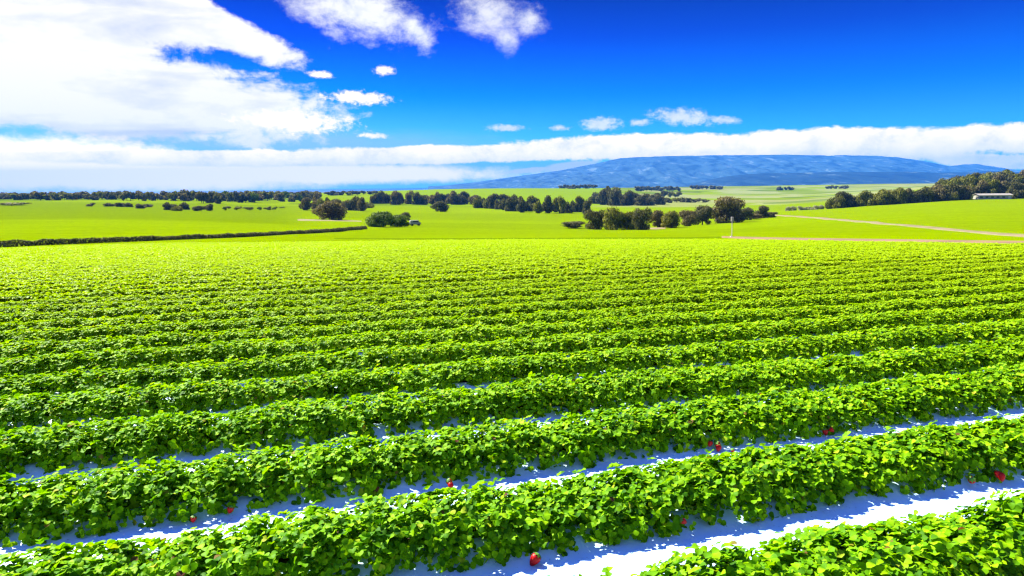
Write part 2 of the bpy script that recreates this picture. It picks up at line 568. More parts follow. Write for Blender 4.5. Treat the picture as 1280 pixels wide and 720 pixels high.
def build_ground():
    ss = np.concatenate([np.geomspace(2.0, 55, 90), np.geomspace(55, 3420, 900)[1:]])
    uu = np.linspace(-1.25, 1.25, 640)
    S, U = np.meshgrid(ss, uu, indexing='ij')
    X = U * S * 1.0
    Y = S - OFF
    Z = ground(X, Y)
    Z = Z + (fbm(X / 9, Y / 9, 3, 3) - .45) * np.clip(Y - 70, 0, 60) / 60 * .35
    V = np.stack([X, Y, Z], -1).reshape(-1, 3)
    me = uniform_mesh('ground', V, grid_faces(len(ss), len(uu))[:, ::-1], True)
    x = V[:, 0]; y = V[:, 1]; z = V[:, 2]
    # land use, laid out on the land itself
    col = np.zeros((len(V), 3))
    soil = np.array([.050, .036, .022])
    grassA = np.array([.145, .212, .0])
    grassB = np.array([.105, .158, .0])
    grassC = np.array([.33, .46, .03])
    pale = np.array([.19, .22, .075])
    dry = np.array([.19, .205, .07])
    col[:] = grassA
    th = x / np.maximum(y, 1)

    def put(mask, c):
        m = mask[:, None]
        col[:] = col * (1 - m) + np.asarray(c) * m
    nz = fbm(x / 140, y / 140, 4, 9)
    nf = fbm(x / 22, y / 50, 4, 19)

    def band(a, b, w, v):
        return sstep(a - w, a + w, v) * (1 - sstep(b - w, b + w, v))
    # near farm field beyond the strawberries, slightly mottled
    put(band(.45, .9, .08, nf) * .22, grassB)
    put(band(175, 235, 10, y) * band(-.2, .12, .05, th) * .45, grassB)
    put(band(300, 420, 20, y + 60 * nz) * band(-.25, .1, .04, th) * .5, grassB)
    put(band(95, 128, 5, y - 30 * th) * band(.28, .6, .03, th) * .35, grassB)
    # upper left field a shade deeper
    put(band(190, 560, 14, y + 40 * (th + .75)) * (1 - sstep(-.36, -.26, th)) * .95, grassB)
    # stripe patterns of the far fields
    far = sstep(560, 640, y)
    put(far * sstep(.05, .1, th) * (sstep(.45, .47, nz)), pale)
    put(far * sstep(.52, .53, fbm(x / 90, y / 170, 3, 49)) * .7, [.06, .10, .01])
    put(far * sstep(.1, .14, th) * sstep(.42, .46, fbm(x / 260, y / 120, 3, 29)) * .8, dry)
    put(far * sstep(.52, .56, fbm(x / 120, y / 300, 3, 39)) * .8, grassB)
    # the green hill in the middle
    put(band(-.17, .14, .02, th) * band(640, 2300, 60, y), grassA * np.array([.95, 1.0, 1]))
    # right hill field
    put(sstep(.40, .44, th) * band(90, 345, 15, y), grassA * .95)
    # low shade line painted into the ground colour past the strawberry field's far edge
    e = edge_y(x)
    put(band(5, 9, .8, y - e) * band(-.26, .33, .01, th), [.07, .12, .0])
    put(1 - sstep(.2, .7, y - e), soil)
    ca = me.color_attributes.new('land', 'FLOAT_COLOR', 'POINT')
    rgba = np.concatenate([col, np.ones((len(col), 1))], 1).astype(np.float32)
    ca.data.foreach_set('color', rgba.ravel())
    m, nt, out = new_mat('fields')
    L = nt.links.new
    at = N(nt, 'ShaderNodeAttribute', attribute_name='land')
    tc = N(nt, 'ShaderNodeTexCoord')
    n1 = N(nt, 'ShaderNodeTexNoise', i_Scale=.9, i_Detail=8.0, i_Roughness=.65)
    L(tc.outputs['Object'], n1.inputs['Vector'])
    mp = N(nt, 'ShaderNodeMapping')
    mp.inputs['Rotation'].default_value = (0, 0, R(17))
    mp.inputs['Scale'].default_value = (.02, .6, 1)
    L(tc.outputs['Object'], mp.inputs[0])
    n2 = N(nt, 'ShaderNodeTexNoise', i_Scale=1.0, i_Detail=4.0)
    L(mp.outputs[0], n2.inputs['Vector'])
    r1 = ramp(nt, [(.3, (.78, .8, .7)), (.65, (1.1, 1.08, 1.1))])
    r2 = ramp(nt, [(.3, (.86, .88, .8)), (.7, (1.08, 1.06, 1.1))])
    L(n1.outputs[0], r1.inputs[0]); L(n2.outputs[0], r2.inputs[0])
    a = N(nt, 'ShaderNodeMixRGB', blend_type='MULTIPLY', i_Fac=1.0)
    b = N(nt, 'ShaderNodeMixRGB', blend_type='MULTIPLY', i_Fac=1.0)
    L(at.outputs['Color'], a.inputs[1]); L(r1.outputs[0], a.inputs[2])
    L(a.outputs[0], b.inputs[1]); L(r2.outputs[0], b.inputs[2])
    p = N(nt, 'ShaderNodeBsdfPrincipled', i_Roughness=.9)
    p.inputs['Specular IOR Level'].default_value = .0
    L(b.outputs[0], p.inputs['Base Color'])
    bp = N(nt, 'ShaderNodeBump', i_Strength=.5, i_Distance=.12)
    n3 = N(nt, 'ShaderNodeTexNoise', i_Scale=3.0, i_Detail=6.0)
    L(tc.outputs['Object'], n3.inputs['Vector'])
    L(n3.outputs[0], bp.inputs['Height']); L(bp.outputs[0], p.inputs['Normal'])
    L(p.outputs[0], out.inputs[0])
    o = link('ground', me, m)
    tag(o, kind='structure')


build_ground()

# sea
seam = bpy.data.meshes.new('sea')
seam.from_pydata([(-16900, 2500, -45), (16900, 2500, -45), (16900, 16900, -45), (-16900, 16900, -45)], [], [(0, 1, 2, 3)])
M_sea = plain_mat('sea_water', (.008, .06, .16), .35, .002, .25, spec=.3)
tag(link('sea', seam, M_sea), kind='structure')


# ------------------------------------------------------------------ strawberry rows
def leaf_template(lod):
    """leaflets lie in xy, tip towards +y, normal +z; returns verts, tris"""
    def leaflet(L_, W_, ang, lod):
        if lod == 0:
            prof = [(0, 0), (.28, .22), (.44, .42), (.50, .62), (.42, .80), (.30, .90), (.16, .93), (0, 1.0)]
            right = [(x * W_ * (1 if i % 2 else 1.06), y * L_) for i, (x, y) in enumerate(prof)]
            pts = right + [(-x, y) for x, y in right[-2:0:-1]]
            pts.append((0, .5 * L_))
            v = [(x, y, .34 * abs(x) - .38 * (y / L_ - .45) ** 2 * L_) for x, y in pts]
            n = len(pts) - 1
            f = [(n, i, (i + 1) % n) for i in range(n)]
        elif lod == 1:
            pts = [(0, 0), (.44 * W_, .4 * L_), (.38 * W_, .85 * L_), (0, L_), (-.38 * W_, .85 * L_), (-.44 * W_, .4 * L_)]
            v = [(x, y, .32 * abs(x) - .3 * (y / L_ - .45) ** 2 * L_) for x, y in pts]
            f = [(0, 1, 2), (0, 2, 3), (0, 3, 4), (0, 4, 5)]
        else:
            pts = [(0, 0), (.5 * W_, .55 * L_), (0, L_), (-.5 * W_, .55 * L_)]
            v = [(x, y, .5 * abs(x)) for x, y in pts]
            f = [(0, 1, 2), (0, 2, 3)]
        c, s = math.cos(ang), math.sin(ang)
        return [(x * c - y * s, x * s + y * c, z) for x, y, z in v], f
    V = []; F = []
    if lod <= 1:
        for ang, L_, W_, dz in ((0, 1.0, .95, 0), (R(88), .92, .9, .0), (R(-88), .92, .9, .0)):
            v, f = leaflet(L_, W_, ang, lod)
            n = len(V)
            V += v
            F += [tuple(n + i for i in t) for t in f]
    else:
        v, f = leaflet(1.0, 1.0, 0, 2)
        V += [(x, y - .5, z) for x, y, z in v]; F += f
    return np.array(V), np.array(F)


TPL = {k: leaf_template(k) for k in (0, 1, 2)}


def scatter(tplV, tplF, P, Nn, T, size):
    """copies of the template at P with normal Nn, heading T, size -> one mesh"""
    Nn = Nn / np.linalg.norm(Nn, axis=1, keepdims=True)
    Bx = np.cross(T, Nn); Bx /= np.linalg.norm(Bx, axis=1, keepdims=True) + 1e-9
    By = np.cross(Nn, Bx)
    tv = tplV[None] * size[:, None, None]
    V = P[:, None] + tv[..., 0:1] * Bx[:, None] + tv[..., 1:2] * By[:, None] + tv[..., 2:3] * Nn[:, None]
    k = len(tplV)
    F = tplF[None] + (np.arange(len(P)) * k)[:, None, None]
    return V.reshape(-1, 3), F.reshape(-1, 3)


TH = math.atan(MX)
DIR = np.array([math.cos(TH), math.sin(TH)])       # along the rows
PER = np.array([-math.sin(TH), math.cos(TH)])      # towards the far side
A_, B_ = .33, .250
CROWN_BACK = .17


def row_line(n):
    return ROW0 + DY * n - CROWN_BACK / math.cos(TH)


WANDER = {0: (-.17, -.17, -.17), 1: (-.17, -.15, -.14), 2: (-.19, -.08, -.05), 3: (-.12, .0, -.08), 4: (.03, .06, -.04), 5: (-.06, .07, .0), 6: (-.02, .06, .0)}


def row_xy(n, s, p):
    # the rows wander a little from a straight line
    u = (DIR[0] * s) / np.maximum(row_line(n) + DIR[1] * s, .6)
    y0 = row_line(n) + (np.interp(u, [-.8, -.4, 0, .4, .8], [WANDER[n][0], (WANDER[n][0] + WANDER[n][1]) / 2, WANDER[n][1], (WANDER[n][1] + WANDER[n][2]) / 2, WANDER[n][2]]) if n in WANDER else 0)
    return np.stack([DIR[0] * s + PER[0] * p, y0 + DIR[1] * s + PER[1] * p], -1)


def row_range(n):
    s = np.arange(-110, 130, .05)
    xy = row_xy(n, s, 0)
    ok = (xy[:, 1] > 1.2) & (np.abs(xy[:, 0]) < .80 * xy[:, 1] + 2.6) & (xy[:, 1] < edge_y(xy[:, 0]))
    if not ok.any(): return None
    return s[ok].min(), s[ok].max()


def plant_height(n, s):
    a = vnoise(s / .34, np.full_like(s, n * 7.3), 5)
    b = vnoise(s / 1.9, np.full_like(s, n * 3.1), 6)
    return (.74 + .36 * a + .12 * b) if n <= 3 else (.84 + .20 * a + .06 * b)


def row_foliage(n):
    rg = row_range(n)
    if rg is None: return None
    s0, s1 = rg
    Ln = s1 - s0
    if n <= 3: lod, dn, sz = 0, 1120, .040
    elif n <= 12: lod, dn, sz = 1, 820, .043
    elif n <= 26: lod, dn, sz = 2, 1150, .085
    else: lod, dn, sz = 2, 520, .125
    cnt = int(Ln * dn)
    s = rng.uniform(s0, s1, cnt)
    # leaves gather round plants that stand a third of a metre apart
    if n <= 12:
        s = s + .045 * np.sin(s / .34 * 2 * np.pi)
    ph = rng.uniform(-.12, math.pi + .12, cnt)
    ph = np.where(rng.random(cnt) < .25, rng.uniform(.25 * math.pi, .75 * math.pi, cnt), ph)
    rad = 1 - .42 * rng.random(cnt) ** 2.0
    hgt = plant_height(n, s)
    side = .88 + .26 * vnoise(s / .30, np.full_like(s, n * 5.7), 15)
    wid = A_ if n <= 1 else (.352 if n <= 3 else (.31 if n <= 14 else min(.31 + .02 * (n - 14), .54)))
    p = np.sign(np.cos(ph)) * np.abs(np.cos(ph)) ** .8 * wid * rad * side + rng.normal(0, .012, cnt)
    z = np.maximum(np.sin(ph), 0) ** .8 * B_ * rad * hgt + .025 + rng.uniform(0, .02, cnt)
    lift = rng.random(cnt) < .05
    z = np.where(lift, z * 1.13 + .015, z)
    xy = row_xy(n, s, p)
    zz = ground(xy[:, 0], xy[:, 1]) + z
    P = np.concatenate([xy, zz[:, None]], 1)
    o2 = np.cos(ph)
    out = np.stack([PER[0] * o2, PER[1] * o2, np.maximum(np.sin(ph), 0) * .9 + .35], 1)
    top = np.clip(np.sin(ph), 0, 1)[:, None]
    Nn = out * (1.0 - .4 * top) + rng.normal(0, .45 if n <= 3 else (.30 if n <= 7 else (.22 if n <= 18 else .15)), (cnt, 3)) + (SUNV * .5 + np.array([0, 0, .35])) * (.25 + .75 * top)
    Nn[:, 2] = np.maximum(Nn[:, 2], .05)
    T = rng.normal(0, 1, (cnt, 3)); T[:, 2] *= .3
    T[:, :2] += PER[None] * o2[:, None] * 1.2
    size = sz * rng.uniform(.7, 1.3, cnt)
    V, F = scatter(*TPL[lod], P, Nn, T, size)
    if n <= 12:
        # shaded leaves and stalks deeper inside the plants, down to the earth
        m_ = int(Ln * dn * .55)
        si = rng.uniform(s0, s1, m_)
        pi_ = np.cos(rng.uniform(0, math.pi, m_)) * A_ * rng.uniform(.1, .86, m_)
        zi = np.sqrt(np.maximum(1 - (pi_ / A_) ** 2, .02)) * B_ * rng.uniform(.04, .80, m_) * plant_height(n, si) + .02
        xy = row_xy(n, si, pi_)
        Pi = np.concatenate([xy, (ground(xy[:, 0], xy[:, 1]) + zi)[:, None]], 1)
        Ni = rng.normal(0, .8, (m_, 3)) + np.array([0, -.5, .5])
        V2, F2 = scatter(*TPL[1], Pi, Ni, rng.normal(0, 1, (m_, 3)), sz * rng.uniform(.7, 1.35, m_))
        F = np.concatenate([F, F2 + len(V)])
        V = np.concatenate([V, V2])
        return V, F, s0, s1
    # close inner mass of leaves, uneven, inside the outer ones
    ds = .05 if n <= 3 else (.09 if n <= 12 else .22)
    ss = np.arange(s0, s1, ds)
    aa = np.linspace(0, math.pi, 11 if n <= 12 else 7)
    S, A = np.meshgrid(ss, aa, indexing='ij')
    S = S.ravel(); A = A.ravel()
    rr = .76 + .34 * (fbm(S / .16, A * 2.2 + n * 5, 3, 31) - .45)
    pp = np.cos(A) * .27 * rr
    hz_ = np.sin(A) * B_ * rr * plant_height(n, S)
    xy = row_xy(n, S, pp)
    HV = np.concatenate([xy, (ground(xy[:, 0], xy[:, 1]) + hz_)[:, None]], 1)
    q = grid_faces(len(ss), len(aa)) + len(V)
    F = np.concatenate([F, q[:, [0, 1, 2]], q[:, [0, 2, 3]]])
    V = np.concatenate([V, HV])
    return V, F, s0, s1


ORD = ['first', 'second', 'third', 'fourth', 'fifth', 'sixth', 'seventh', 'eighth', 'ninth', 'tenth', 'eleventh', 'twelfth',
       'thirteenth', 'fourteenth', 'fifteenth', 'sixteenth']
ROOTS = {}


def build_rows():
    for n in range(0, 75):
        fo = row_foliage(n)
        if fo is None: continue
        V, F, s0, s1 = fo
        sm = (s0 + s1) / 2
        c = row_xy(n, np.array([sm]), np.array([0.]))[0]
        base = np.array([c[0], c[1], float(ground(c[0], c[1]))])
        root = empty('strawberry_row', base)
        ROOTS[n] = (root, base)
        if n == 0:
            lab = 'nearest strawberry row, only its big bright leaves showing in the bottom right corner'
        elif n == 1:
            lab = 'widest complete strawberry row in front, with white plastic lying both before and behind it'
        elif n < 15:
            lab = '%s strawberry row counting away from the camera, a hedge of green leaves' % ORD[n]
        else:
            lab = 'thin far row of strawberry plants where the gaps between the rows close up'
        tag(root, lab, 'strawberry row', 'rows of strawberry plants across the field')
        me = uniform_mesh('foliage', V - base, F)
        link('foliage', me, M_straw, root)
        if n <= 26:
            # low earth bed the plants stand in
            ns = max(2, int((s1 - s0) / (.25 if n < 8 else .8)))
            s = np.linspace(s0, s1, ns)
            prof = [(-.26, -.02), (-.22, .045), (-.1, .07), (.1, .07), (.22, .045), (.26, -.02)]
            VV = []
            for (pp, hz) in prof:
                xy = row_xy(n, s, np.full_like(s, pp) + (vnoise(s * 3, np.full_like(s, n + pp), 8) - .5) * .03)
                VV.append(np.concatenate([xy, (ground(xy[:, 0], xy[:, 1]) + hz)[:, None]], 1))
            VV = np.stack(VV, 0).reshape(-1, 3) - base
            link('soil_bed', uniform_mesh('soil_bed', VV, grid_faces(len(prof), ns)[:, ::-1], True), M_soil, root)


build_rows()

# white plastic sheets between the rows
m, nt, out = new_mat('white_plastic')
L = nt.links.new
tc = N(nt, 'ShaderNodeTexCoord')
n1 = N(nt, 'ShaderNodeTexNoise', i_Scale=7.0, i_Detail=6.0)
L(tc.outputs['Object'], n1.inputs['Vector'])
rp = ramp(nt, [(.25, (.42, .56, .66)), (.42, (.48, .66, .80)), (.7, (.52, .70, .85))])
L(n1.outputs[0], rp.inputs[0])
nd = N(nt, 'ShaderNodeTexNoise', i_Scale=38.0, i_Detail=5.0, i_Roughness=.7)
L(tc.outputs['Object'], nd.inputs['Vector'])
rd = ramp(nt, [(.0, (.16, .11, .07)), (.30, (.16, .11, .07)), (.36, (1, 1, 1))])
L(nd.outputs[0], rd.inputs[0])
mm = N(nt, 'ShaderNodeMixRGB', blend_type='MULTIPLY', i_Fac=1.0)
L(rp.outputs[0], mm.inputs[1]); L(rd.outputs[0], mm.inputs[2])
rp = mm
p = N(nt, 'ShaderNodeBsdfPrincipled', i_Roughness=.42)
p.inputs['Specular IOR Level'].default_value = .4
L(rp.outputs[0], p.inputs['Base Color'])
mp = N(nt, 'ShaderNodeMapping'); mp.inputs['Rotation'].default_value = (0, 0, -TH); mp.inputs['Scale'].default_value = (1, .35, 1)
L(tc.outputs['Object'], mp.inputs[0])
n2 = N(nt, 'ShaderNodeTexNoise', i_Scale=14.0, i_Detail=5.0, i_Distortion=.8)
L(mp.outputs[0], n2.inputs['Vector'])
bp = N(nt, 'ShaderNodeBump', i_Strength=.5, i_Distance=.012)
L(n2.outputs[0], bp.inputs['Height']); L(bp.outputs[0], p.inputs['Normal'])
L(p.outputs[0], out.inputs[0])
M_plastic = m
for n in range(1, 8):
    s0, s1 = row_range(n)
    ns = int((s1 - s0) / .06)
    s = np.linspace(s0, s1, ns)
    pr = np.linspace(-1.192 + .40, -.13, 14)
    S, Pp = np.meshgrid(s, pr, indexing='ij')
    Pw = Pp + np.where(Pp < -.85, (fbm(S * 1.2, S * 0 + n, 3, 4) - .45) * .05, 0)
    xy = row_xy(n, S.ravel(), Pw.ravel())
    z = ground(xy[:, 0], xy[:, 1]) + .012 + sstep(-.42, -.15, Pp).ravel() * .07
    z = z + (fbm(S * 2.2, Pp * 5, 4, n).ravel() - .45) * .030 + (fbm(S * 9, Pp * 4, 3, n + 50).ravel() - .45) * .010
    V = np.concatenate([xy, z[:, None]], 1)
    c = V.mean(0)
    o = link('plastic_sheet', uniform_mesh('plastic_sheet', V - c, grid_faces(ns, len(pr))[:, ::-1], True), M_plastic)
    o.location = c
    sd = o.modifiers.new('thickness', 'SOLIDIFY'); sd.thickness = .002
    tag(o, 'white plastic ground sheet lying between the %s and %s strawberry rows from the camera' % (ORD[n - 1], ORD[n]), 'plastic sheet', 'white plastic sheets between the rows')

# strawberries showing at the foot of the rows
m, nt, out = new_mat('berry')
L = nt.links.new
tc = N(nt, 'ShaderNodeTexCoord')
vo = N(nt, 'ShaderNodeTexVoronoi', i_Scale=170.0)
L(tc.outputs['Object'], vo.inputs['Vector'])
rp = ramp(nt, [(.0, (.55, .30, .05)), (.13, (.5, .08, .01)), (.22, (.50, .006, .004)), (1, (.38, .002, .002))])
L(vo.outputs['Distance'], rp.inputs[0])
p = N(nt, 'ShaderNodeBsdfPrincipled', i_Roughness=.45)
p.inputs['Specular IOR Level'].default_value = .2
L(rp.outputs[0], p.inputs['Base Color'])
L(p.outputs[0], out.inputs[0])
M_berry = m
M_calyx = plain_mat('calyx', (.10, .26, .02), .6)


def berry_mesh():
    prof = [(0, 0), (.010, .001), (.0165, .008), (.018, .016), (.0155, .027), (.010, .038), (.004, .045), (0, .0465)]
    V = []; F = []; k = 12
    for r_, h in prof:
        for j in range(k):
            t = 2 * math.pi * j / k
            V.append((r_ * math.cos(t), r_ * math.sin(t), -h))
    for i in range(len(prof) - 1):
        for j in range(k):
            F.append((i * k + j, i * k + (j + 1) % k, (i + 1) * k + (j + 1) % k, (i + 1) * k + j))
    b = uniform_mesh('strawberry', np.array(V), np.array(F)[:, ::-1], True)
    V = []; F = []
    for j in range(7):
        t = 2 * math.pi * j / 7
        n = len(V)
        c, s_ = math.cos(t), math.sin(t)
        V += [(0, 0, .003), (.010 * c - .005 * s_, .010 * s_ + .005 * c, .0005), (.020 * c, .020 * s_, -.006), (.010 * c + .005 * s_, .010 * s_ - .005 * c, .0005)]
        F.append((n, n + 1, n + 2, n + 3))
    return b, uniform_mesh('calyx', np.array(V), np.array(F))


bm_, cm_ = berry_mesh()
bm_.materials.append(M_berry); cm_.materials.append(M_calyx)
for (px, py, n, sc) in [(673, 693, 1, 1.45), (559, 600, 2, 1.1), (563, 603, 2, 1.0), (895, 553, 2, 1.2), (899, 556, 2, 1.1), (889, 551, 2, 1),
                        (1031, 536, 2, 1.2), (1036, 535, 2, 1.0), (1215, 599, 1, 1.2), (1251, 591, 1, 1.25), (1247, 588, 1, 1.0), (851, 650, 1, .9),
                        (289, 633, 2, 1.0), (242, 645, 2, .9), (1196, 516, 3, 1.0), (1183, 517, 3, .9), (915, 562, 2, .8)]:
    u, r = ray(px, py)
    # stand the berry on the near flank of its row, where the sight line meets it
    y0 = row_line(n) + float(np.interp(u, [-.8, 0, .8], WANDER[n]))
    best = None
    for pp in np.linspace(-.47, -.37, 60):
        # point on the line parallel to the row at offset pp crossed by the sight line in plan
        # x = u*y ; y = y0 + (x - PER0*pp)/DIR0*DIR1 + PER1*pp
        k_ = DIR[1] / DIR[0]
        y = (y0 - PER[0] * pp * k_ + PER[1] * pp) / (1 - u * k_)
        x = u * y
        h = -r * y - float(near_z(y))
        e = abs(h - (.05 + (pp + .47) * .5))
        if best is None or e < best[0]: best = (e, x, y, h)
    e, x, y, h = best
    h = min(max(h, .045), .14)
    root, base = ROOTS[n]
    loc = np.array([x, y, float(near_z(y)) + h])
    b = link('strawberry', bm_, None, root)
    b.location = loc - base
    b.scale = (sc * 1.15,) * 3
    b.rotation_euler = (R(random.uniform(-50, 50)), R(random.uniform(-50, 50)), random.random() * 6)
    c = link('calyx', cm_, None, b)


# ------------------------------------------------------------------ trees and shrubs
def crown_mesh(seed, lobes, ncard, csize, flat=0.0, upright=False):
    """unit crown: radius about 1 sideways, height 0..1; clumps of small leaf faces in uneven lobes"""
    r = np.random.default_rng(seed)
    C = []
    for i in range(lobes):
        if upright:
            h = r.uniform(.08, .80); rr = r.uniform(.1, .62)
        else:
            h = r.uniform(.10, .78); rr = r.uniform(.15, .78) * math.sqrt(max(.05, 1 - (max(h - .30, 0) / .58) ** 2))
        t = r.uniform(0, 2 * math.pi)
        C.append((rr * math.cos(t), rr * math.sin(t), h, r.uniform(.26, .48) * (1.0 if i % 3 else .75)))
    C = np.array(C)
    w = C[:, 3] ** 2
    idx = r.choice(len(C), ncard, p=w / w.sum())
    d = r.normal(0, 1, (ncard, 3)); d /= np.linalg.norm(d, axis=1, keepdims=True)
    rad = C[idx, 3] * (1 - .45 * r.random(ncard) ** 2) * (1 + .12 * r.normal(0, 1, ncard))
    vs = .52 if not upright else .62
    P = C[idx, :3] + d * rad[:, None] * np.array([1, 1, vs])
    keep = P[:, 2] > .02
    P = P[keep]; d = d[keep]
    n = len(P)
    Nn = d + r.normal(0, .5, (n, 3)) + np.array([0, 0, .25])
    T = r.normal(0, 1, (n, 3))
    V, F = scatter(TPL[2][0], TPL[2][1], P, Nn, T, csize * r.uniform(.6, 1.5, n))
    me = uniform_mesh('crown', V, F)
    return me


def trunk_mesh(seed):
    r = random.Random(seed)
    b = MB()
    b.tube([(0, 0, -.08), (.01, .0, .15), (.03 * r.uniform(-1, 1), .02, .35), (.05 * r.uniform(-1, 1), 0, .6)], [.075, .055, .045, .02], 7)
    for k in range(5):
        t = r.uniform(0, 6.28); h0 = r.uniform(.15, .35)
        b.tube([(0, 0, h0), (.22 * math.cos(t), .22 * math.sin(t), h0 + .16), (.5 * math.cos(t), .5 * math.sin(t), h0 + r.uniform(.25, .42))], [.035, .024, .01], 5)
    me = bpy.data.meshes.new('trunk')
    me.from_pydata(b.v, [], b.f)
    me.update()
    return me


def tree_stops(a, b, c):
    return [(0, a), (.5, b), (1, c)]


M_tr = {
    'dark': leaf_mat('tree_leaf_dark', tree_stops((.05, .054, .022), (.125, .13, .05), (.27, .26, .11)), .3, .7, .1, .5, dark=.7),
    'olive': leaf_mat('tree_leaf_olive', tree_stops((.08, .09, .014), (.20, .21, .03), (.36, .36, .06)), .34, .7, .1, .5, dark=.7),
    'green': leaf_mat('shrub_leaf_green', tree_stops((.05, .09, .008), (.11, .18, .012), (.19, .27, .02)), .25, .7, .15, .5, dark=.8),
    'brown': leaf_mat('tree_leaf_brownish', tree_stops((.08, .068, .03), (.20, .17, .07), (.34, .29, .13)), .32, .7, .1, .5, dark=.7),
    'pale': leaf_mat('shrub_leaf_pale', tree_stops((.18, .19, .08), (.36, .36, .20), (.60, .58, .42)), .2, .8, .1, .5, dark=.9),
}
M_bark = plain_mat('bark', (.09, .065, .045), .9, 8, .35)
CROWNS = {}


def crown(kind, tone, k):
    key = (kind, tone, k)
    if key not in CROWNS:
        if kind == 'near': me = crown_mesh(100 + k, 17, 6500, .066)
        elif kind == 'mid': me = crown_mesh(200 + k, 11, 2200, .095)
        elif kind == 'far': me = crown_mesh(300 + k, 8, 520, .19)
        elif kind == 'upright': me = crown_mesh(400 + k, 14, 5200, .075, upright=True)
        me.materials.append(M_tr[tone])
        CROWNS[key] = me
    return CROWNS[key]


TR = [trunk_mesh(s) for s in range(4)]
for t in TR: t.materials.append(M_bark)


def tree(px, base, top, wpx, tone, kind, label, cat='tree', group=None, name='tree', ymin=2.0, loc=None, sink=.04):
    if loc is None: loc = gp(px, base, ymin)
    D = math.hypot(loc[0], loc[1]) / math.hypot(1, loc[0] / loc[1])
    k = D / FPX / math.cos(PITCH) * .99
    h = (base - top) * k * (1.22 if kind in ('mid', 'far') else 1.08)
    w = wpx * k / 2 * 1.12
    root = empty(name, loc - np.array([0, 0, h * sink]), random.uniform(0, 6.28))
    tag(root, label, cat, group)
    i = random.randrange(3)
    tk = link('trunk', TR[random.randrange(4)], None, root)
    tk.scale = (w * .9 * (1 if kind != 'upright' else .6), w * .9, h)
    cr = link('crown', crown(kind, tone, i), None, root)
    cr.scale = (w * random.uniform(.95, 1.1), w * random.uniform(.95, 1.1), h)
    return root


# clump of trees right of the centre
for a in [
    (745, 286.5, 264, 23, 'dark', 'upright', 'dark boxy tree at the left end of the right-hand tree clump'),
    (768, 287.5, 262.5, 27, 'olive', 'upright', 'olive green tree second from the left in the right-hand clump'),
    (788, 287, 265, 22, 'olive', 'near', 'low olive tree between the boxy trees and the tall narrow dark one'),
    (802, 287.5, 262, 17, 'dark', 'upright', 'narrow dark tree just left of the bare pale patch of earth'),
    (822, 284.5, 263, 20, 'brown', 'near', 'brownish tree just right of the bare pale patch of earth'),
    (840, 285, 264, 26, 'olive', 'near', 'lighter yellowish olive tree in the middle of the sloping tree row'),
    (860, 283, 264, 22, 'brown', 'near', 'brown toned tree between the light olive tree and the taller dark one'),
    (878, 281, 258.5, 24, 'dark', 'near', 'dark tree left of the great domed tree'),
    (908, 278.5, 247, 40, 'brown', 'near', 'great domed brownish tree, tallest of the right-hand row, behind the pale post'),
    (931, 275, 260.5, 20, 'dark', 'near', 'small dark tree tucked at the right foot of the great domed tree'),
    (953, 272.5, 257.5, 14, 'dark', 'near', 'small pointed dark tree at the right end of the sloping tree row'),
]:
    tree(a[0], a[1], a[2], a[3] * 1.22, *a[4:], group='trees of the right-hand clump')
tree(716, 285.5, 277, 34, 'dark', 'near', 'low flat dark bush at the left foot of the right-hand clump', 'bush', name='bush')
tree(943, 273.5, 267, 18, 'brown', 'near', 'low brown bush between the domed tree and the pointed tree', 'bush', name='bush')
tree(964, 271.5, 265, 18, 'dark', 'near', 'low dark bush at the very right end of the sloping tree row', 'bush', name='bush')
# left of the centre
tree(415, 275, 251.5, 40, 'brown', 'near', 'round dark brownish tree standing alone beside the pale earth track')
tree(478, 284, 264.5, 40, 'green', 'near', 'large rounded bright green bush at the end of the long hedge', 'bush', name='bush')
tree(497, 283.5, 269, 34, 'green', 'near', 'lower green bush joined to the right of the large round bush', 'bush', name='bush')
tree(506, 275.5, 266, 17, 'dark', 'near', 'small dark bush peeping out behind the bright green bushes', 'bush', name='bush')
tree(551, 264.5, 251.5, 20, 'dark', 'near', 'small round dark tree standing alone in the bright middle field')


def belt(pts, n, tones, wr, kind, label, group, jit=1.5, name='tree', cat='tree', shrink=.35, ymin=250):
    """trees spread along a belt: pts = (px, base, top)"""
    xs = [p[0] for p in pts]
    for i in range(n):
        px = xs[0] + (xs[-1] - xs[0]) * (i + random.uniform(.1, .9)) / n
        b = np.interp(px, xs, [p[1] for p in pts]) - random.uniform(0, jit)
        t = np.interp(px, xs, [p[2] for p in pts])
        t = t + random.uniform(0, shrink) * (b - t)
        tree(px, b, min(t, b - 1.5), random.uniform(*wr), random.choice(tones), kind, label, cat, group, name=name, ymin=ymin)


belt([(380, 264, 246), (462, 264, 247)], 12, ['dark', 'olive', 'brown', 'dark'], (10, 20), 'mid',
     'mixed tree of the loose belt right behind the lone round tree', 'trees of the belt behind the lone round tree', 6)
belt([(464, 256, 239), (600, 256, 240)], 22, ['dark', 'dark', 'brown'], (11, 18), 'mid',
     'dark tree in the straight dense belt below the green hill', 'trees of the straight belt below the green hill', 2)
belt([(595, 264, 242), (662, 266, 244)], 11, ['dark', 'dark', 'olive'], (12, 20), 'mid',
     'dark tree in the wider clump at the right end of the straight belt', 'trees of the clump ending the straight belt', 5)
belt([(664, 267, 246), (734, 269, 246)], 11, ['dark', 'olive', 'dark'], (11, 19), 'mid',
     'dark tree in the short belt just above the low flat bush', 'trees of the short belt above the low bush', 4)
belt([(740, 256, 245), (758, 257, 234), (775, 257, 237), (800, 257, 243), (830, 256, 240)], 18, ['dark'], (13, 20), 'mid',
     'blackish tree of the dense grove below the mountain foot', 'trees of the blackish grove', 2, shrink=.15)
belt([(828, 254, 247), (884, 253, 248)], 9, ['dark', 'olive'], (8, 13), 'far',
     'low dark tree in the thin line trailing right from the blackish grove', 'trees trailing from the grove', 1)
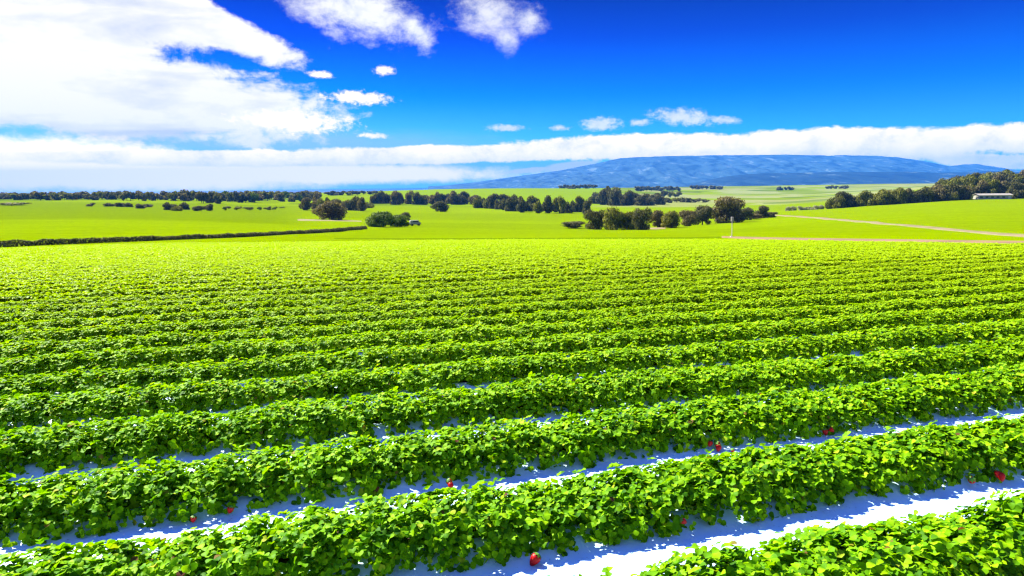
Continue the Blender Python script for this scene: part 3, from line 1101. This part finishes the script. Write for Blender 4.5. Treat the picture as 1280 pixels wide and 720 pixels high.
belt([(828, 248, 239), (850, 247, 240)], 5, ['olive', 'dark'], (7, 10), 'far',
     'small olive tree in the loose knot right of the blackish grove', 'trees of the knot beside the grove', 2)
belt([(792, 239, 232), (850, 239, 233)], 12, ['dark'], (7, 11), 'far',
     'tiny dark tree in the far strip under the middle of the mountain', 'trees of the far strip under the mountain', 1, ymin=900)
belt([(864, 237, 231.5), (904, 237, 232)], 9, ['dark'], (6, 10), 'far',
     'tiny dark tree in the far strip left of the pale far fields', 'trees of the far strip by the pale fields', .6, ymin=900)
belt([(700, 236, 230.5), (744, 236, 231)], 10, ['dark'], (7, 10), 'far',
     'tiny dark tree on the crest at the right end of the green hill', 'trees on the green hill crest', .6, ymin=900)
belt([(970, 238, 233), (992, 238, 233.5)], 5, ['dark'], (6, 9), 'far',
     'tiny dark tree in the short strip amid the pale far fields', 'trees of the short far strip', .4, ymin=900)
belt([(1030, 236, 232), (1060, 236, 231.5)], 5, ['dark'], (6, 9), 'far',
     'tiny dark tree behind the left end of the hillside wood', 'trees behind the end of the wood', .4, ymin=900)
# left horizon
belt([(-15, 250.5, 240.5), (120, 250.5, 240), (255, 252, 238.5)], 64, ['dark', 'dark', 'brown', 'olive'], (10, 19), 'far',
     'dark tree of the long belt along the left horizon', 'trees along the left horizon', 2)
belt([(250, 256, 239), (330, 253, 240), (400, 252, 240)], 54, ['dark', 'olive', 'brown', 'dark', 'green'], (9, 16), 'far',
     'mixed tree of the belt between the left horizon trees and the lone round tree', 'trees of the belt under the sea strip', 7)
belt([(300, 246, 239), (400, 245.5, 239), (470, 244, 238)], 26, ['dark', 'olive', 'dark'], (8, 13), 'far',
     'small tree in the farthest belt just under the blue sea strip', 'trees of the farthest belt under the sea', 2, ymin=700)
for (x0, x1, b, t, k) in ((128, 167, 259, 253, 5), (170, 190, 261, 254.5, 3), (202, 234, 263.5, 253, 5), (242, 270, 264, 254.5, 4)):
    belt([(x0 + 3, b, t), (x1 - 3, b, t)], k, ['dark', 'olive', 'dark'], (10, 14), 'mid',
         {128: 'dark bush in the leftmost clump above the left field', 170: 'dark bush in the small clump second from the left above the left field',
          202: 'dark bush in the third clump above the left field', 242: 'dark bush in the fourth clump above the left field'}[x0],
         'bushes in clumps above the left field', 2.2, name='bush', cat='bush', shrink=.5)
belt([(275, 264, 258), (356, 263, 258.5)], 11, ['olive', 'green', 'dark'], (6, 11), 'far',
     'small scattered bush at the right end of the edge of the left field', 'small bushes scattered at the left field edge', 3, name='bush', cat='bush')
tree(112, 258, 254, 10, 'dark', 'far', 'single tiny dark bush left of the bush clumps on the left field edge', 'bush', name='bush')
tree(15, 257, 253.5, 34, 'olive', 'far', 'low olive bush at the far left edge above the left field', 'bush', name='bush')

# wood on the right-hand hill
FL = 'tree of the dark wood climbing the hill at the right edge'
FG = 'trees of the hillside wood'
for lay, (dy, n) in enumerate([(0, 34), (5, 26), (10, 22), (16, 20)]):
    for i in range(n):
        x0 = (1036, 1075, 1160, 1185)[lay]
        px = x0 + (1300 - x0) * (i + random.uniform(.1, .9)) / n
        b = np.interp(px, [1032, 1068, 1100, 1172, 1215, 1300], [261.5, 258.5, 256.5, 251.5, 249, 247.5])
        t = np.interp(px, [1032, 1040, 1068, 1100, 1172, 1185, 1205, 1240, 1300], [245, 239, 236, 238, 231, 222, 213, 211, 210])
        if lay == 0 and 1216 < px < 1264: continue
        bb = b - dy * (1 if px > 1160 else .35)
        hh = random.uniform(13, 19) if px > 1160 else random.uniform(15, 19)
        tt = max(t + random.uniform(0, 3), bb - hh)
        if bb - tt < 4: continue
        tree(px, bb, tt, random.uniform(14, 23), random.choice(['dark', 'dark', 'olive', 'olive', 'brown']), 'mid', FL, 'tree', FG, ymin=200)
for i, px in enumerate([986, 993, 1001, 1007, 1014, 1021, 1026]):
    tree(px, 263.5 - i * .35, 258.5 - i * .3, 9, 'pale', 'mid', 'pale cream bush in the short row left of the hillside wood', 'bush', 'pale bushes left of the wood', name='bush')


# ------------------------------------------------------------------ hedge along the left field
def hedge():
    pts = [(-25, 310.5, 8.5), (0, 309, 8.5), (60, 306.2, 8.0), (150, 302.5, 6.8), (230, 299.2, 6), (300, 296.3, 5.2), (380, 292, 4.6), (430, 288.8, 4.4), (457, 286.4, 4.6)]
    P = []
    hh = []
    for a in range(len(pts) - 1):
        (x0, y0, h0), (x1, y1, h1) = pts[a], pts[a + 1]
        for t in np.linspace(0, 1, 9)[:-1]:
            g = gp(x0 + (x1 - x0) * t, y0 + (y1 - y0) * t)
            P.append(g); hh.append((h0 + (h1 - h0) * t) * g[1] / FPX)
    g = gp(457, 286.4); P.append(g); hh.append(4.6 * g[1] / FPX)
    P = np.array(P); hh = np.array(hh)
    seg = np.r_[0, np.cumsum(np.linalg.norm(np.diff(P[:, :2], axis=0), axis=1))]
    n = 26000
    s = rng.uniform(0, seg[-1], n)
    x = np.interp(s, seg, P[:, 0]); y = np.interp(s, seg, P[:, 1]); h = np.interp(s, seg, hh)
    ph = rng.uniform(0, math.pi, n)
    rad = 1 - .5 * rng.random(n) ** 2
    hv = h * (.62 + .55 * fbm(s / 1.1, s * 0, 3, 77))
    off = np.cos(ph) * .45 * rad
    zz = np.sin(ph) * hv * rad
    d = np.array([P[-1, 0] - P[0, 0], P[-1, 1] - P[0, 1]]); d /= np.linalg.norm(d)
    pr = np.array([-d[1], d[0]])
    X = x + pr[0] * off; Y = y + pr[1] * off
    Pp = np.stack([X, Y, ground(X, Y) + zz], 1)
    Nn = np.stack([pr[0] * np.cos(ph), pr[1] * np.cos(ph), np.sin(ph)], 1) + rng.normal(0, .5, (n, 3))
    V, F = scatter(*TPL[2], Pp, Nn, rng.normal(0, 1, (n, 3)), rng.uniform(.10, .22, n))
    base = P[0]
    root = empty('hedge', base)
    tag(root, 'long low dark hedge running from the left edge to the bright green bush', 'hedge')
    link('foliage', uniform_mesh('foliage', V - base, F), M_tr['dark'], root)


hedge()

# ------------------------------------------------------------------ roads
M_dirt = plain_mat('dirt_road', (.20, .13, .065), .95, .35, .18, bump=.03, bscale=6, spec=.1)
M_sand = plain_mat('sandy_earth', (.195, .155, .072), .95, .35, .2, bump=.03, bscale=6, spec=.1)


def road(name, pts, mat, lift=.05, nseg=14):
    A = []
    for a in range(len(pts) - 1):
        for t in np.linspace(0, 1, nseg)[:-1 if a < len(pts) - 2 else None]:
            q = [pts[a][k] + (pts[a + 1][k] - pts[a][k]) * t for k in range(3)]
            A.append((gp(q[0], q[1]), gp(q[0], q[2])))
    rows = []
    nw = 7
    for i, (f_, n_) in enumerate(A):
        w = (vnoise(np.array([i * .7]), np.array([1.0]), 3)[0] - .5) * .3
        for k in range(nw):
            t = k / (nw - 1)
            x = f_[0] + (n_[0] - f_[0]) * t; y = f_[1] + (n_[1] - f_[1]) * t + (w if k in (0, nw - 1) else 0)
            z = float(ground(x, y)) + lift - (.0 if 0 < k < nw - 1 else lift + .10)
            if y > 62: z += float((fbm(np.array([x / 9]), np.array([y / 9]), 3, 3)[0] - .45) * min(max(y - 70, 0), 60) / 60 * .35)
            rows.append((x, y, z))
    V = np.array(rows)
    o = link(name, uniform_mesh(name, V, grid_faces(len(A), nw), True), mat)
    tag(o, kind='structure')


road('dirt_road', [(902, 295.6, 297.4), (930, 296.4, 298.8), (980, 297.6, 300.2), (1100, 299.6, 302.2), (1200, 301.2, 303.8), (1300, 302.6, 305.4)], M_dirt, .08)
M_edge_shade = plain_mat('edge_shade_green', (.085, .135, .001), .9, 2, .2, spec=0.0)
road('edge_shade_strip', [(418, 297.6, 299.0), (520, 297.8, 299.2), (640, 297.8, 299.4), (780, 297.4, 299.0), (900, 296.4, 297.9)], M_edge_shade, .09)  # dark green strip, painted stand-in for the low shade along the field crest
road('farm_track', [(955, 267.6, 268.8), (1000, 270, 271.8), (1050, 273.8, 276), (1110, 278.8, 281.2), (1170, 284, 286.8), (1230, 289.4, 292.8), (1300, 294.6, 299)], M_sand, .10)
road('earth_track', [(372, 274.3, 275.6), (395, 274.4, 276.4), (430, 274.8, 276.6), (452, 276, 277.2)], M_sand, .12)
road('earth_patch', [(808, 285.4, 286.2), (818, 284.6, 287), (832, 284.6, 286.2)], M_sand, .12)


# ------------------------------------------------------------------ pale post, farm building, van
M_wood = plain_mat('weathered_wood', (.55, .50, .42), .8, 6, .2)
M_white = plain_mat('white_paint', (.30, .285, .23), .5, 2, .08)
M_roof = plain_mat('pale_roof', (.26, .235, .18), .6, 1, .15)
M_dk = plain_mat('dark_glass', (.03, .035, .04), .2, 2, .1)
M_rub = plain_mat('rubber', (.02, .02, .02), .8, 4, .1)
g = gp(914.5, 297.0)
k = g[1] / FPX
root = empty('post', g)
tag(root, 'slim pale post with a small top box where the dirt road begins', 'post')
hp = 26 * k
b = MB(); b.tube([(0, 0, -.2), (0, 0, hp * .78)], [.055, .045], 10); b.build('pole', M_wood, root)
b = MB(); b.box((0, 0, hp * .87), (.24, .2, hp * .19)); b.box((0, 0, hp * .98), (.30, .26, .05), .6); b.build('top_box', M_white, root, .01)
b = MB(); b.box((0, 0, .06), (.34, .34, .2), .7); b.build('base', M_wood, root, .02)

g = gp(1240, 248.6, 150)
k = g[1] / FPX
root = empty('farm_building', g, R(-14))
tag(root, 'long low cream farm building with a pitched roof in front of the hillside wood', 'building')
Lb, Wb, Hb = 36 * k, 6.5, 4.4 * k
b = MB(); b.box((0, 0, Hb / 2 - .3), (Lb, Wb, Hb + .6)); b.build('wall', M_white, root)
b = MB()
prof = [(-Wb / 2 - .5, Hb), (0, Hb + 1.5 * k * 1.3), (Wb / 2 + .5, Hb), (Wb / 2 + .5, Hb + .12), (0, Hb + 1.5 * k * 1.3 + .14), (-Wb / 2 - .5, Hb + .12)]
n_ = len(b.v)
for X in (-Lb / 2 - .4, Lb / 2 + .4):
    for y_, z_ in prof: b.v.append((X, y_, z_))
b.f += [tuple(range(6)), tuple(range(6, 12))[::-1]] + [(i, (i + 1) % 6, (i + 1) % 6 + 6, i + 6) for i in range(6)]
b.build('roof', M_roof, root)
for i in range(6):
    b = MB(); b.box((-Lb / 2 + Lb * (i + .5) / 6, -Wb / 2 - .02, Hb * .55), (1.1, .08, Hb * .4)); b.build('window', M_dk, root)
b = MB(); b.box((Lb * .42, -Wb / 2 - .03, Hb * .42), (1.0, .1, Hb * .84)); b.build('door', M_wood, root)

g = gp(519, 282.2)
k = g[1] / FPX
root = empty('parked_van', g + np.array([0, 0, .02]), R(20))
tag(root, 'small pale van parked in the field at the right end of the green bushes', 'van')
b = MB(); b.poly([(-1.5, .35), (1.5, .35), (1.55, .85), (1.2, 1.0), (.85, 1.55), (-1.45, 1.6), (-1.55, .9)], -.75, .75); b.build('body', M_white, root, .06)
b = MB(); b.box((0, -.755, 1.22), (1.5, .03, .34)); b.box((0, .755, 1.22), (1.5, .03, .34)); b.build('window', M_dk, root)
for x_ in (-.95, .95):
    for y_ in (-.7, .7):
        b = MB(); b.tube([(x_, y_ - .1, .3), (x_, y_ + .1, .3)], [.3, .3], 16); b.build('wheel', M_rub, root)


# ------------------------------------------------------------------ mountain and foothills
def hills(name, prof, y0, y1, zbase, nu, nv, mat, rough, seed, px0, px1, shape=1.0):
    pxs = np.linspace(px0, px1, nu)
    py = np.interp(pxs, [p[0] for p in prof], [p[1] for p in prof])
    t = np.linspace(0, 1, nv)
    V = np.zeros((nu, nv, 3))
    for i in range(nu):
        u, r = ray(pxs[i], py[i])
        ztop = -r * (y0 + (y1 - y0) * .72) * 1.03
        Y = y0 + (y1 - y0) * t
        X = u * Y
        rise = np.clip(t / .72, 0, 1)
        rise = rise ** shape
        rise = np.where(t > .72, 1 - (t - .72) * 1.2, rise)
        H = zbase + (ztop - zbase) * rise
        V[i, :, 0] = X; V[i, :, 1] = Y; V[i, :, 2] = H
    X, Y = V[..., 0], V[..., 1]
    rid = 1 - np.abs(fbm(X / 520, Y / 2600, 5, seed) - .48) * 4
    gul = np.abs(fbm(X / 170 + Y / 1500, Y / 1500, 5, seed + 7) - .48) * 3
    env = np.sin(np.clip(t / .72, 0, 1) * math.pi)[None] * 1.0 + .12
    top = (V[..., 2].max(1, keepdims=True) - zbase)
    V[..., 2] += (rid - .5) * rough * env * top - gul * rough * .8 * env * top
    me = uniform_mesh(name, V.reshape(-1, 3), grid_faces(nu, nv), True)
    tag(link(name, me, mat), kind='structure')


def hill_mat(name, dark, mid, lite, sc):
    m, nt, out = new_mat(name)
    L = nt.links.new
    tc = N(nt, 'ShaderNodeTexCoord')
    mp = N(nt, 'ShaderNodeMapping'); mp.inputs['Scale'].default_value = (1, .45, 2)
    L(tc.outputs['Object'], mp.inputs[0])
    n1 = N(nt, 'ShaderNodeTexNoise', i_Scale=sc, i_Detail=9.0, i_Roughness=.68, i_Distortion=.6)
    L(mp.outputs[0], n1.inputs['Vector'])
    rp = ramp(nt, [(.40, dark), (.50, mid), (.58, mid), (.64, lite)])
    L(n1.outputs[0], rp.inputs[0])
    p = N(nt, 'ShaderNodeBsdfPrincipled', i_Roughness=.95)
    p.inputs['Specular IOR Level'].default_value = .05
    L(rp.outputs[0], p.inputs['Base Color'])
    L(p.outputs[0], out.inputs[0])
    return m


M_mtn = hill_mat('mountain_slopes', (.012, .028, .03), (.035, .072, .07), (.10, .145, .13), .0062)
M_foot = hill_mat('foothill_forest', (.008, .02, .03), (.015, .035, .045), (.08, .12, .10), .006)
hills('mountain', [(535, 233), (560, 231.5), (600, 227), (640, 221.5), (700, 213.5), (740, 206), (775, 198.5), (820, 196.5), (900, 195), (980, 194.5), (1080, 195), (1120, 197), (1160, 203), (1186, 208), (1205, 206), (1222, 205.5), (1245, 209), (1270, 213), (1300, 215), (1500, 219)],
      6800, 11000, -60, 420, 90, M_mtn, .17, 5, 535, 1500)
hills('foothills', [(850, 233), (880, 226), (910, 220), (950, 216.5), (1000, 216), (1060, 215), (1130, 214.5), (1180, 216), (1240, 214), (1300, 216), (1500, 220)],
      4600, 6400, -60, 360, 60, M_foot, .17, 15, 850, 1500)

# ------------------------------------------------------------------ haze
hz = MB(); hz.box((0, 7300, 215), (34000, 19400, 570))
me = bpy.data.meshes.new('haze'); me.from_pydata(hz.v, [], hz.f); me.update()
m, nt, out = new_mat('haze_air')
pv = N(nt, 'ShaderNodeVolumePrincipled')
pv.inputs['Color'].default_value = (.03, .30, .95, 1)
pv.inputs['Density'].default_value = 6.5e-5
nt.links.new(pv.outputs[0], out.inputs['Volume'])
tag(link('haze', me, m), kind='stuff')

# ------------------------------------------------------------------ render settings
scene.render.engine = 'CYCLES'
c = scene.cycles
c.max_bounces = 5
c.diffuse_bounces = 3
c.glossy_bounces = 2
c.transmission_bounces = 3
c.volume_bounces = 0
c.transparent_max_bounces = 4
c.use_denoising = True
c.denoiser = 'OPENIMAGEDENOISE'
c.sample_clamp_indirect = 6
c.filter_width = 1.3
vs = scene.view_settings
vs.view_transform = 'Standard'
vs.look = 'None'
vs.gamma = 1
vs.exposure = EXPO
vs.use_curve_mapping = False
